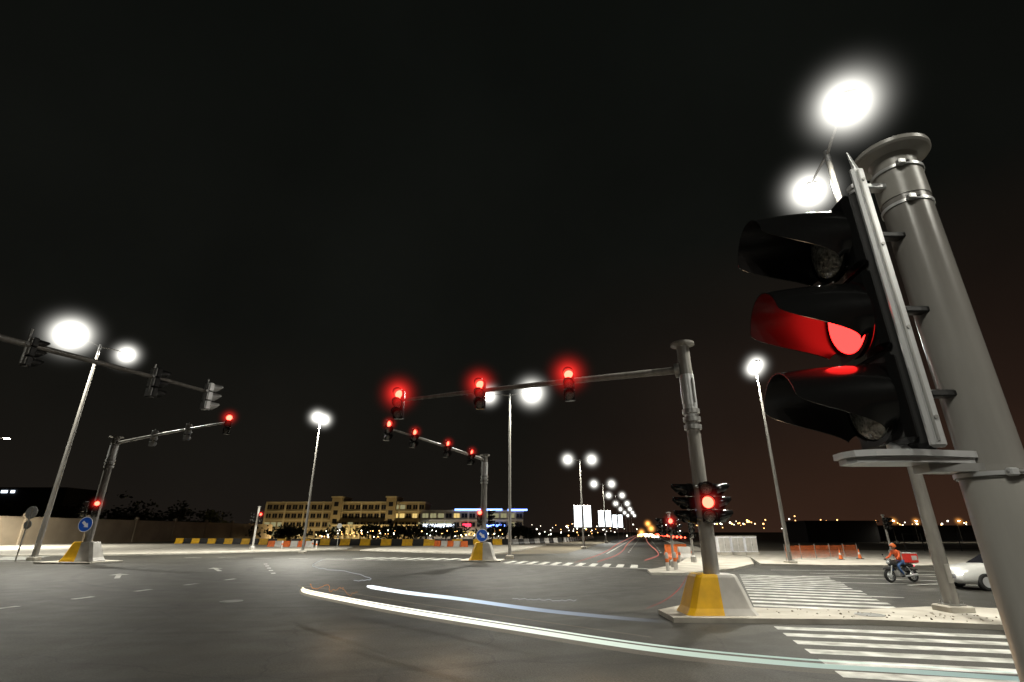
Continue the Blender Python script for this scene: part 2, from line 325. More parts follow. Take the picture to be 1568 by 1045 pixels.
# upper-left mast (pole outside the frame)
e,A=mast((-16.9,8.9),7.4,(-12.6,20.3),(1.95,1.1),yaw=0)
armsig(e,A,.48,math.radians(165),None,back=GREYP,body=BLKM,sc_=.85); armsig(e,A,.80,math.radians(165),None,back=SILV,body=BLKM); armsig(e,A,.985,math.radians(150),None,back=SILV,body=SILV)
# ---------------------------------------------------------------- foreground signal post
PX,PY=1.97,2.10
e=empty('traffic_signal_post',(PX,PY,0)); g=M()
g.lathe([(.17,0),(.17,.02),(.13,.03),(.123,.1),(.123,2.40)],GREYD,n=64)
g.lathe([(.123,2.40),(.131,2.40),(.131,2.43),(.106,2.43),(.105,2.45),(.102,3.74)],GREYP,n=64)
g.lathe([(.102,3.74),(.106,3.74),(.106,3.89),(.102,3.89)],GREYD,n=64)
g.lathe([(.102,3.89),(.108,3.89),(.108,3.915),(.098,3.915),(.096,3.96),(.105,3.985),(.158,4.0),(.166,4.01),(.166,4.03),(.14,4.035),(0,4.05)],GREYD,n=64)
g.obj('pole',parent=e)
g=M()
for z,r in((2.415,.134),(3.90,.110),(3.70,.104)):
    g.lathe([(r,z-.008),(r+.004,z-.008),(r+.004,z+.008),(r,z+.008)],SILV,n=40)
    g.box((-.06,-r-.0,z),(.035,.03,.03),SILV,ch=.005)
    g.tube((-.08,-r-.0,z),(-.03,-r-.015,z),.006,.006,GALV,8)
bp_=[(-.62,-.02),(-.605,-.075),(-.54,-.105),(-.40,-.115),(-.1,-.055),(-.09,.055),(-.40,.09),(-.54,.09),(-.61,.06)]
g.prism(bp_,2.480,2.505,SILV)
g.prism([(x*.96-.012,y*.82) for x,y in bp_],2.458,2.479,SILV)
g.prism([(-.30,-.045),(-.09,-.06),(-.09,.06),(-.30,.045)],2.425,2.457,GALV)
g.tube((-.34,.02,2.505),(-.34,.02,2.56),.05,.05,SILV,20)
g.tube((-.24,-.01,3.70),(-.24,-.01,3.80),.03,.03,SILV,16); g.box((-.17,-.01,3.82),(.20,.05,.03),SILV,ch=.006)
for z in(2.75,3.14,3.53): g.box((-.14,-.02,z),(.12,.05,.03),BLKM,ch=.006)
g.box((-.325,-.150,3.165),(.062,.03,1.32),SILV,ch=.010)
g.box((-.333,-.168,3.165),(.010,.012,1.28),GALV,ch=.003)
g.tube((-.325,-.150,3.81),(-.345,-.15,3.92),.014,.004,SILV,10)
for z in(2.62,3.0,3.4,3.75): g.tube((-.318,-.165,z),(-.318,-.172,z),.008,.008,GALV,10)
g.obj('mounting_bracket',parent=e)
def bighead():
    g=M(); pit=.398; rad=.152
    g.box((0,.09,0),(.34,.10,1.24),BLKM,ch=.03)
    for i in range(3):
        z=pit*(1-i)
        g.box((0,.02,z),(.36,.05,.38),BLK,ch=.02)
        g.lathe([(rad+.028,.0),(rad+.028,.02),(rad+.006,.02)],BLK,n=40,T=Matrix.Translation((0,-.006,z))@Matrix.Rotation(math.pi/2,4,'X'))
        n=56; a0=math.radians(-38); span=math.pi-2*a0
        Q=[0,.2,.4,.6,.8,1.]
        for inner,mt in((0,BLK),(1,BLKI)):
            vs=[]
            for k in range(n+1):
                a=a0+span*k/n; up=(math.sin(a)-math.sin(a0))/(1-math.sin(a0))
                t=min(1,max(0,up/.55)); t=t*t*(3-2*t); ln=.05+.33*t
                for q in Q: rr=rad+(.019 if inner else .024)+.004*q; vs.append((rr*math.cos(a)*1.03,-.015-ln*q,z+rr*math.sin(a)-.03*q*q))
            fs=[(k*6+q,(k+1)*6+q,(k+1)*6+q+1,k*6+q+1) for k in range(n) for q in range(5)]
            g.add(vs,fs,mt,True)
            if inner:
                rim=[v for pair in zip(prev[5::6],vs[5::6]) for v in pair]
                g.add(rim,[(2*k,2*k+2,2*k+3,2*k+1) for k in range(n)],BLK,False)
            prev=vs
        pr=[(rad*math.cos(t),rad*.25*math.sin(t)) for t in [0,.2,.4,.6,.8,1,1.2,1.4,1.57]]
        g.lathe(pr,REDL if i==1 else LENSD,n=36,T=Matrix.Translation((0,-.02,z))@Matrix.Rotation(math.pi/2,4,'X'))
    return g
hd=bighead().obj('signal_head',(-.38,.06,3.12),math.radians(-96),e,1.0)
# ---------------------------------------------------------------- street lamps
def lamp(x,y,H,half,ang,power=6000,hz=3.,r=.15,hs=1.,two=True,halo_m=None,glow_r2=None):
    e=empty('street_lamp',(x,y,0)); g=M(); d=Vector((math.cos(ang),math.sin(ang),0))
    g.box((0,0,.14),(.7,.7,.28),CONC,ch=.03); g.box((0,0,.3),(.45,.45,.03),GALV)
    for a in(-1,1):
        for b in(-1,1): g.tube((a*.17,b*.17,.3),(a*.17,b*.17,.4),.02,.02,GALV,6)
    g.tube((0,0,.3),(0,0,H-.3),r,r*.5,GREYP,18); g.box((0,-r-.005,1.1),(.14,.03,.5),GREYD,ch=.01)
    g.tube((0,0,H-.35),(0,0,H+.15),r*.6,r*.5,GALV,12)
    sides=(1,-1) if two else (1,)
    for s_ in sides:
        pts=[d*s_*(half-.4)*t+Vector((0,0,H-.05+.25*math.sin(t*1.57))) for t in(0,.2,.4,.6,.8,1)]
        g.path(pts,lambda t:.06-.02*t,GREYP,8)
    g.obj('pole',parent=e)
    for s_ in sides:
        c=d*s_*half+Vector((0,0,H+.2)); g=M(); T=Matrix.Translation(c)@Matrix.Rotation(ang,4,'Z')
        g.box((0,0,.03),(1.0*hs,.4*hs,.12),GREYD,ch=.04,T=T); g.box((0,0,-.05),(.7*hs,.32*hs,.04),LAMPE,ch=.01,T=T)
        g.obj('luminaire',parent=e)
        if power: light(e,c+Vector((0,0,-.15)),'SPOT',power,(1,.965,.84),.25,165,'lamp_light')
        h_=glow_r2 if (glow_r2 and s_>0) else hz
        if h_: halo(e,c+Vector((0,0,-.1)),h_,halo_m or GLW)
    return e
lamp(12.4,15.85,16.1,2.5,math.atan2(4.9,1.4),8500,hz=3.6,r=.19,glow_r2=3.3)
lamp(-39.4,45,18.8,2.8,math.atan2(5.5,1.1),17000,hz=5.4,r=.22,glow_r2=3.6)
lamp(-.2,48.1,14.8,2.2,math.atan2(-1.2,4.3),11000,hz=3.2,glow_r2=4.4)
lamp(-22.9,59.4,14.8,.8,math.radians(80),16000,hz=3.)
lamp(20.0,39.3,14.8,.8,math.radians(75),9000,hz=2.5)
lamp(10.2,77,12.3,1.8,0,9000,hz=3.2)
lamp(20.6,118,12.3,2.,0,8000,hz=3.3)
lamp(30.8,156,12.3,2.,0,0,hz=3.3)
for k,(x,y) in enumerate(((42,202),(54,252),(66,300),(79,352))): lamp(x,y,12.3,2.2,0,0,hz=3.6)
# outside the picture: lamp added to light the wall, two of the same junction
lamp(-77,74,15,2.2,.3,42000,hz=0)
lamp(-7,-12,15,2.2,.2,5500,hz=0)
lamp(17,-9,15,2.2,1.2,6500,hz=0)
for x,y in((84,118),(92,122),(101,121),(109,122),(120,135),(135,150),(150,160)): lamp(x,y,4.4,.5,0,400,hz=1.9,r=.06,hs=.4,two=False,halo_m=GLO)
# ---------------------------------------------------------------- small signal posts
def post(x,y,H,heads,r=.08,zc=None):
    e=empty('pedestrian_signal_post',(x,y,0)); g=M(); g.lathe([(r*2.6,0),(r*2.6,.5),(r*1.3,.6),(r,.65),(r,H-.1),(r*1.8,H-.05),(r*1.8,H),(0,H+.03)],GREYD,n=16); g.obj('pole',parent=e)
    for dx,dy,yaw,lit in heads: signal(e,(dx,dy,zc or H-.8),math.radians(yaw),lit,1.,hz=.6)
    return e
post(10.2,34.5,3.4,[(-.05,-.3,-5,0),(-.5,0,-85,None),(.4,0,80,None)],zc=2.5)
post(-31.6,66,5.2,[(-.35,-.2,-30,None),(.4,-.2,40,0)],r=.12,zc=3.9)
post(37,53,3.8,[(.4,0,80,None),(-.1,-.3,20,None)],r=.1)
post(13.3,40,3.0,[(0,-.25,0,None)],zc=2.3)
# ---------------------------------------------------------------- lit advert panels on the median
for x,y,s_ in((10.1,76,1.),(20.4,117,1.15),(30.7,155,1.2)):
    e=empty('advertising_panel',(x,y,0))
    for dx in(-.68,.68):
        g=M(); g.box((dx*s_,0,4.3*s_),(1.15*s_,.22,3.0*s_),SILV,ch=.04); g.box((dx*s_,-.12,4.3*s_),(1.02*s_,.03,2.85*s_),PANEL); g.obj('light_box',parent=e)
    g=M(); g.box((0,0,3.1*s_),(2.4*s_,.08,.1),GALV); g.box((0,0,5.5*s_),(2.4*s_,.08,.1),GALV); g.tube((0,.1,0),(0,.1,5.6*s_),.08,.08,GALV,8); g.obj('frame',parent=e)
# ---------------------------------------------------------------- light trails
def trailmat(name,col,stops):
    m=bpy.data.materials.new(name); m.use_nodes=True; nt=m.node_tree; nt.nodes.clear()
    g=nn(nt,'ShaderNodeNewGeometry'); sp=nn(nt,'ShaderNodeSeparateXYZ'); nt.links.new(g.outputs['Position'],sp.inputs[0])
    mr=nn(nt,'ShaderNodeMapRange'); mr.inputs['From Min'].default_value=stops[0]; mr.inputs['From Max'].default_value=stops[1]; nt.links.new(sp.outputs['X'],mr.inputs['Value'])
    rp=nn(nt,'ShaderNodeValToRGB'); rp.color_ramp.elements.remove(rp.color_ramp.elements[1])
    for i,(p,c,a) in enumerate(col):
        el=rp.color_ramp.elements[0] if i==0 else rp.color_ramp.elements.new(p)
        el.position=p; el.color=(*c,a)
    nt.links.new(mr.outputs[0],rp.inputs[0])
    e=nn(nt,'ShaderNodeEmission'); nt.links.new(rp.outputs[0],e.inputs[0]); e.inputs[1].default_value=stops[2]
    t=nn(nt,'ShaderNodeBsdfTransparent'); mx=nn(nt,'ShaderNodeMixShader'); nt.links.new(rp.outputs['Alpha'],mx.inputs[0]); nt.links.new(t.outputs[0],mx.inputs[1]); nt.links.new(e.outputs[0],mx.inputs[2])
    o=nn(nt,'ShaderNodeOutputMaterial'); nt.links.new(mx.outputs[0],o.inputs[0]); return m
def smooth(pts,n=8):
    out=[]
    P_=[Vector(p) for p in pts]; P_=[P_[0]*2-P_[1]]+P_+[P_[-1]*2-P_[-2]]
    for i in range(1,len(P_)-2):
        for k in range(n):
            t=k/n; a,b,c,d=P_[i-1:i+3]
            out.append(.5*((2*b)+(c-a)*t+(2*a-5*b+4*c-d)*t*t+(3*b-a-3*c+d)*t**3))
    out.append(P_[-2]); return out
def trail(pts,r,m,wig=0):
    g=M(); q=smooth(pts)
    if wig: q=[p+Vector((R.uniform(-wig,wig),0,R.uniform(-wig,wig))) for p in q]
    g.path(q,r,m,8); return g.obj('light_trail')
def ends(f): return lambda t: f(t)*min(1,(t+.004)*60)**.5
T1=trailmat('headlight_trail',[(0,(1,.92,.7),1),(.25,(1,.98,.85),.85),(.5,(.95,1,.85),.45),(.72,(.75,.95,.8),.2),(1,(.6,.95,.9),.10)],(-6,6,1.8))
T2=trailmat('headlight_trail_blue',[(0,(.92,.97,1),1),(.35,(.75,.88,1),.5),(.7,(.6,.75,1),.12),(1,(.6,.7,.9),.0)],(-4.5,3,1.7))
T3=trailmat('headlight_glow_trail',[(0,(1,.85,.6),.14),(.4,(1,.85,.6),.09),(1,(1,.8,.6),.02)],(-6,6,.6))
main=[(-6.2,16.4,.62),(-5.6,15.6,.6),(-2.7,12.6,.6),(.2,10,.6),(2.1,8.4,.6),(3.6,7.6,.6),(4.9,7.2,.6),(7,6.5,.6)]
tr1=trail(main,ends(lambda t:.040-.018*t),T1)
trail([(a,b+.03,c+.055) for a,b,c in main],ends(lambda t:.014-.006*t),T1)
for (x,y,pw) in((-4.2,14.1,18),(-1.2,11.2,30),(1.2,9.1,36),(3,7.9,26)): light(tr1,(x,y,.9),'POINT',pw,(1,.68,.40),.4,name='passing_headlight')
trail([(a,b,c-.02) for a,b,c in main],ends(lambda t:.085-.03*t),T3)
trail([(-6.4,16.6,.70),(-5.3,15.6,.72),(-2.5,12.75,.73),(.3,10.2,.73),(2.1,8.65,.72)],.006,T3)
trail([(-4.5,17.3,.62),(-3.0,15.8,.6),(-1.4,14.4,.6),(.6,12.4,.6),(2.3,11.2,.6),(3.2,10.7,.6)],ends(lambda t:.052-.03*t),T2)
TR=trailmat('tail_light_trail',[(0,(1,.1,.08),.0),(.15,(1,.2,.15),.12),(.6,(1,.3,.25),.3),(1,(1,.35,.25),.7)],(3,14,.8))
for dx in(0,1.3,4.2): trail([(3.3+dx,28.8+dx*.5,.7),(6+dx,38,.7),(9+dx,50,.7),(12.2+dx,64,.7),(22+dx,105,.7),(60+dx,260,.7)],.04,TR)
TO=trailmat('indicator_trail',[(0,(1,.4,.1),.5),(1,(1,.4,.1),.15)],(-6,-4,.8))
trail([(-6.3,17.3,.7),(-5.9,16.6,.62),(-5.5,16.6,.72),(-5.2,16.,.62),(-4.9,16.,.7),(-4.5,15.3,.6),(-4.2,15.2,.68)],.008,TO,.03)
TW=trailmat('faint_trail',[(0,(.8,.85,.9),.5),(1,(.8,.85,.9),.35)],(-12,2,.6))
trail([(-12.5,36,.5),(-10.5,29,.5),(-7.4,25,.5),(-5.5,21.5,.5),(-5.9,20.6,.5)],.014,TW,.02)
trail([(0,17.2,.3),(.6,16.6,.33),(.9,16.9,.3),(1.4,16.3,.34),(1.9,16.7,.3)],.009,TW,.02)
TRd=trailmat('tail_trail_near',[(0,(1,.12,.1),.05),(.5,(1,.15,.12),.3),(1,(1,.15,.12),.05)],(3,7,.5))
trail([(3.0,12.6,.6),(3.9,14.2,.6),(5.2,17.2,.6),(7,22,.6)],.016,TRd)
# ---------------------------------------------------------------- barriers
def blockrow(name,pts,step,h,mats,w=.5,gap=.1):
    g=M(); k=0
    for a,b in zip(pts[:-1],pts[1:]):
        a=Vector((*a,0));b=Vector((*b,0)); n=int((b-a).length/step); d=(b-a).normalized(); rz=math.atan2(d.y,d.x)
        for i in range(n):
            c=a+d*step*(i+.5); L_=step-gap
            T=Matrix.Translation((c.x+R.uniform(-.05,.05),c.y,0.004))@Matrix.Rotation(rz+R.uniform(-.03,.03),4,'Z')@Matrix.Rotation(math.pi/2,4,'Z')@Matrix.Rotation(math.pi/2,4,'X')
            g.prism([(-w/2,0),(w/2,0),(w/2,.15*h),(w*.22,.45*h),(w*.16,h),(-w*.16,h),(-w*.22,.45*h),(-w/2,.15*h)],-L_/2,L_/2,mats[k%len(mats)],T=T); k+=1
    return g.obj(name)
blockrow('concrete_barrier',[(-66,106),(-40,98),(-10,90),(0,97)],2.0,1.05,[YEL,BLKM])
blockrow('concrete_barrier',[(0,100),(12,124),(30,200)],2.5,.95,[WHT,BLKM])
blockrow('plastic_barrier',[(13.2,47),(16.5,47.5)],1.2,1.0,[ORANGE,WHT])
blockrow('plastic_barrier',[(15.5,55),(19,58)],1.3,1.0,[ORANGE,ORANGE])
blockrow('plastic_barrier',[(-37,82),(-29,80)],1.3,.95,[ORANGE,WHT])
blockrow('plastic_barrier',[(-12,84),(-6,80)],1.3,.95,[ORANGE,WHT])
for x,y in((8.9,31.4),(9.6,32.2),(12.6,41),(14.6,44),(-31,73),(-26,72),(-28,76)):
    g=M(); g.lathe([(.1,0),(.1,.85),(.08,.95),(0,.98)],WHT,n=12); g.lathe([(.104,.45),(.104,.65)],ORANGE,n=12); g.obj('bollard',(x,y,.13))
for x,y in((20.5,52.6),(22.0,53),(23.4,53.2)):
    g=M(); g.box((0,0,.12),(1.3,.7,.24),CONC); g.box((0,0,.95),(1.2,.6,1.4),SIGW,ch=.03); g.box((0,0,1.68),(1.28,.68,.06),WHT,ch=.01); g.box((-.29,-.305,.93),(.54,.02,1.2),WHT); g.box((.29,-.305,.93),(.54,.02,1.2),WHT); g.tube((.06,-.33,.8),(.06,-.33,1.0),.012,.012,BLKM,6); g.obj('electrical_cabinet',(x,y,.13),.1)
g=M(); a=Vector((22,43.8,0)); b=Vector((30,47.2,0))
for i in range(6):
    p=a.lerp(b,i/5); g.tube(p,p+Vector((0,0,1.15)),.025,.025,GALV,6)
for j in range(11):
    pts=[a.lerp(b,i/10)+Vector((0,0,.12+.09*j-.05*abs(math.sin(i*math.pi/2)))) for i in range(11)]; g.path(pts,.008,ORANGE,4)
for i in range(80):
    p=a.lerp(b,i/80); g.tube(p+Vector((0,0,.1)),p+Vector((0,0,1.03)),.007,.007,ORANGE,4,False)
g.obj('mesh_fence',(0,0,.13))
for x,y in((26.5,44),(28.7,45)):
    g=M(); g.box((0,0,.02),(.4,.4,.04),BLKM); g.lathe([(.15,.04),(.09,.35)],ORANGE,n=16); g.lathe([(.09,.35),(.065,.5)],WHT,n=16); g.lathe([(.065,.5),(.02,.75),(0,.76)],ORANGE,n=16); g.obj('traffic_cone',(x,y,.13))
# ---------------------------------------------------------------- traffic signs far left
g=M(); g.tube((0,0,0),(0,0,4.1),.05,.05,GALV,8); s_=g.obj('traffic_sign',(-39.5,43.5,0))
roundsign(s_,(0,.06,3.7),.5,face=GREYD,rz=math.pi,arrow=False,name='sign_disc'); roundsign(s_,(0,.06,2.75),.33,face=GREYD,rz=math.pi,arrow=False,name='sign_disc')
g=M(); g.tube((0,0,0),(0,0,3.2),.04,.04,GALV,8); s_=g.obj('traffic_sign',(-23.9,74,0)); roundsign(s_,(0,.05,3.),.35,face=GREYD,rz=math.pi,arrow=False,name='sign_disc')
# ---------------------------------------------------------------- boundary wall
g=M()
for i in range(10):
    y0=52+i*14.; g.box((-86,y0+7,2.3),(.3,13.3,4.6),WALLM); g.box((-86,y0+7,4.66),(.45,13.3,.12),WALLM)
    g.box((-86,y0,2.5),(.75,.72,5.0),WALLM,ch=.05); g.lathe([(.5,5.0),(.45,5.25),(.25,5.45),(0,5.5)],WALLM,c=(-86,y0,0),n=12)
g.obj('boundary_wall')
# ---------------------------------------------------------------- buildings
def facade(g,x0,x1,y,z0,floors,fh,bay,lit=.3,dep=14,tw=()):
    W=x1-x0; H=floors*fh; g.box(((x0+x1)/2,y+dep/2,H/2),(W,dep,H),BLD)
    g.box(((x0+x1)/2,y+dep/2,H+.3),(W+.6,dep+.6,.6),BLD2)
    n=int(W/bay)
    for f in range(floors):
        g.box(((x0+x1)/2,y-.2,f*fh+.2),(W,.4,.5),BLD2)
        i=0
        while i<n:
            run=R.randint(1,4) ; L_=R.random()<lit; mm0=WARMW if R.random()<.35 else WARMW2
            for q in range(run):
                if i>=n: break
                cx=x0+(i+.5)*W/n; mm=mm0 if (L_ and R.random()<.85) else DKGL
                g.box((cx,y-.02,f*fh+fh*.56),(W/n*.74,.06,fh*.5),mm)
                g.box((cx,y-.07,f*fh+fh*.56),(.08,.06,fh*.5),BLD); i+=1
    for i in range(0,n+1,3): g.box((x0+i*W/n,y-.26,H/2),(.55,.5,H-.1),BLD2)
e=empty('office_building',(0,0,0)); g=M(); facade(g,-93,-33,200,0,4,3.1,2.4,.34); g.obj('walls',parent=e)
g=M()
for cx in(-66,-45.5): g.box((cx,204,7.2),(3.6,12,14.4),BLD,ch=.05); g.box((cx,204,14.6),(4.2,12.6,.5),BLD2); [g.box((cx,197.97,z),(1.6,.06,1.6),WARMW2 if z<4 else DKGL) for z in(3,6,9,12)]
g.obj('stair_towers',parent=e)
g=M()
for i in range(15): g.box((-64+i*2.,196.8,2.1),(.6,.6,4.2),BLD2,ch=.05); g.box((-63+i*2.,198.6,2.6),(1.1,.08,2.2),WARMW)
g.box((-49,197.5,4.5),(34,3.,.5),BLD2); g.obj('arcade',parent=e)
for x in range(-90,-33,7): light(e,(x,191,1.),'POINT',650 if x<-66 else 900,(1,.75,.36),.3,name='facade_uplight')
e=empty('shop_building',(0,0,0)); g=M(); facade(g,-32.4,4,190,0,3,3.0,2.6,.5,12); g.obj('walls',parent=e)
g=M(); g.box((-12,189.2,9.7),(17,.15,.55),BLUEE); g.box((2,189.2,9.6),(7,.15,.6),BLUEE); g.box((-26,189.1,4.3),(11,.15,1.1),WHTE); g.box((-16,189.1,4.5),(3,.15,1.),REDN); g.box((-6,189.1,4.3),(7,.15,.8),BLUEE); g.obj('neon_signs',parent=e)
for x in(-28,-18,-8,0): light(e,(x,184,1.),'POINT',800,(.85,.8,.8),.3,name='sign_light')
g=M(); 
for (x0,x1,y,h) in((66,82,125,4.3),(84,190,150,3.6)): g.box(((x0+x1)/2,y,h/2),(x1-x0,10,h),DARKB); g.box(((x0+x1)/2,y,h+.15),(x1-x0+.8,10.8,.3),DARKB)
for i in range(18): g.box((84+i*6,144.8,1.7),(.5,.5,3.4),DARKB)
g.obj('warehouse')
g=M(); g.box((-205,215,9),(60,20,18),DARKB); g.box((-205,215,18.3),(61,21,.6),DARKB); [g.box((-209+i*3.3,204.8,17),(2.4 if i%2 else 1.5,.2,1.0),WHTE) for i in range(5)]; g.obj('dark_building')
g=M()
for i in range(40):
    g.tube((45+i*2.2,62+i*.1,0),(45+i*2.2,62+i*.1,2.1),.05,.05,DARKB,6)
for z in(.4,1.2,2.0): g.tube((45,62,z),(131,66,z),.035,.035,DARKB,6)
g.obj('metal_fence')
# ---------------------------------------------------------------- distant trees
LEAF=mat('tree_foliage',(.05,.06,.025),.9,var=.3,scale=.8)
TRUNK=mat('tree_bark',(.06,.045,.03),.9)
def trees(n,xr,yr,hr):
    g=M()
    for i in range(n):
        cx=R.uniform(*xr); cy=R.uniform(*yr); h=R.uniform(*hr); g.tube((cx,cy,0),(cx+R.uniform(-.5,.5),cy,h*.6),.3,.12,TRUNK,6)
        for k in range(9):
            bx=cx+R.gauss(0,2); by=cy+R.gauss(0,1.6); bz=h*.72+R.gauss(0,h*.14)
            for q in range(12):
                p=Vector((bx+R.gauss(0,.9),by+R.gauss(0,.9),bz+R.gauss(0,.7))); u=Vector((R.gauss(0,1),R.gauss(0,1),R.gauss(0,1))).normalized(); v=u.orthogonal().normalized(); s=R.uniform(.35,.75)
                g.add([p-u*s,p-v*s*.6,p+u*s,p+v*s*.6],[(0,1,2,3)],LEAF)
    g.obj('tree_line')
trees(75,(-210,-98),(150,215),(6,11)); trees(40,(-92,5),(176,184),(2.5,4.))
# ---------------------------------------------------------------- far lights
g=M(); FL=[emis('far_light_warm',(1,.50,.16),6),emis('far_light_white',(1,.95,.8),6),emis('far_light_red',(1,.1,.05),6)]
for i in range(300):
    if i<170: x=R.uniform(150,600); y=R.uniform(380,560); z=R.choice((R.uniform(8,10),R.uniform(5,13))); m=R.choice((FL[0],FL[0],FL[0],FL[1])); r=R.uniform(.35,.8)
    elif i<235: t=R.uniform(0,1); x=5+t*55; y=230+R.uniform(0,60); z=R.uniform(.5,6); m=R.choice((FL[0],FL[1],FL[1])); r=R.uniform(.12,.35)
    else: x=R.uniform(-66,-2); y=172; z=R.uniform(.6,2.8); m=R.choice((FL[0],FL[1])); r=R.uniform(.1,.22)
    g.add([v*r+Vector((x,y,z)) for v in ICOs[0]],ICOs[1],m)
g.obj('distant_city_lights')
g=M()
for i in range(70):
    b=R.uniform(150,420); a=R.choice((-2.5,.5,3.5,9,11)) ; x,y=RP(a+R.uniform(-.7,.7),b); m=FL[2] if a>6 else R.choice((FL[1],FL[0])); r=.16+b*.0007
    for dx in(-.6,.6): g.add([v*r+Vector((x+dx,y,.7)) for v in ICOs[0]],ICOs[1],m)
tl=g.obj('distant_traffic_lights')
for x,y,z,r in((78,300,4,5),(84,330,7,5),(70,290,2,4.5)): halo(tl,(x,y,z),r,GLO)
# ---------------------------------------------------------------- car
CARW=mat('car_paint_white',(.62,.62,.60),.25,var=.03)
def car(x,y,rz):
    e=empty('white_car',(x,y,0),rz); g=M(); W=.88
    S=[(-2.2,.38,.62,.62),(-2.12,.25,.74,.78),(-1.8,.22,.86,.86),(-1.0,.22,.96,.9),(-.2,.22,.98,.9),(1.2,.22,1.0,.9),(1.9,.24,1.0,.86),(2.15,.3,.92,.76),(2.22,.42,.75,.66)]
    vs=[]
    for X,a,b,h in S: vs+=[(X,-h*.9,a),(X,-h,a+(b-a)*.3),(X,-h*.98,a+(b-a)*.75),(X,-h*.84,b),(X,0,b+.03),(X,h*.84,b),(X,h*.98,a+(b-a)*.75),(X,h,a+(b-a)*.3),(X,h*.9,a)]
    fs=[(k*9+i,k*9+(i+1)%9,(k+1)*9+(i+1)%9,(k+1)*9+i) for k in range(len(S)-1) for i in range(9)]+[tuple(range(8,-1,-1)),tuple(range(len(S)*9-9,len(S)*9))]
    g.add(vs,fs,CARW,True)
    C=[(-.95,.95,.74),(-.25,1.36,.6),(.3,1.44,.58),(1.0,1.4,.58),(1.75,1.0,.7)]
    vs=[]
    for X,z,h in C: vs+=[(X,-.78,.95),(X,-h,z),(X,h,z),(X,.78,.95)]
    g.add(vs,[(k*4+i,k*4+i+1,(k+1)*4+i+1,(k+1)*4+i) for k in range(4) for i in(0,2)],DKGL)
    g.add(vs,[(1,2,6,5)],DKGL); g.add(vs,[(k*4+1,k*4+2,k*4+6,k*4+5) for k in(1,2)],CARW); g.add(vs,[(13,14,18,17)],DKGL)
    for X in(-.25,.38,1.0):
        for s in(-1,1): g.tube((X,s*.8,.95),(X+.05,s*.6,1.38),.035,.035,CARW,6)
    g.obj('body',parent=e)
    g=M()
    for X in(-1.4,1.35):
        for s in(-1,1):
            T=Matrix.Translation((X,s*.82,.32))@Matrix.Rotation(math.pi/2,4,'X')
            g.lathe([(0,-.1),(.28,-.11),(.32,-.08),(.32,.08),(.28,.11),(0,.1)],RUB,n=24,T=T); g.lathe([(0,-.115),(.2,-.118),(.2,.118),(0,.115)],SILV,n=16,T=T)
    g.obj('wheels',parent=e)
    g=M()
    HL=emis('headlight',(1,.95,.8),9)
    for s in(-1,1): g.box((-2.1,s*.6,.64),(.16,.28,.14),HL,ch=.02)
    g.box((-2.2,0,.5),(.05,.8,.16),BLKM,ch=.01); g.box((-2.2,0,.36),(.05,.5,.11),WHT); g.obj('headlights',parent=e)
    halo(e,(-2.2,-.6,.64),.9,GLW)
    light(e,(-2.4,0,.65),'SPOT',150,(1,.95,.8),.1,100,'headlight_beam',aim=(-1,0,-.08)); return e
car(20.5,22.9,math.radians(-6))
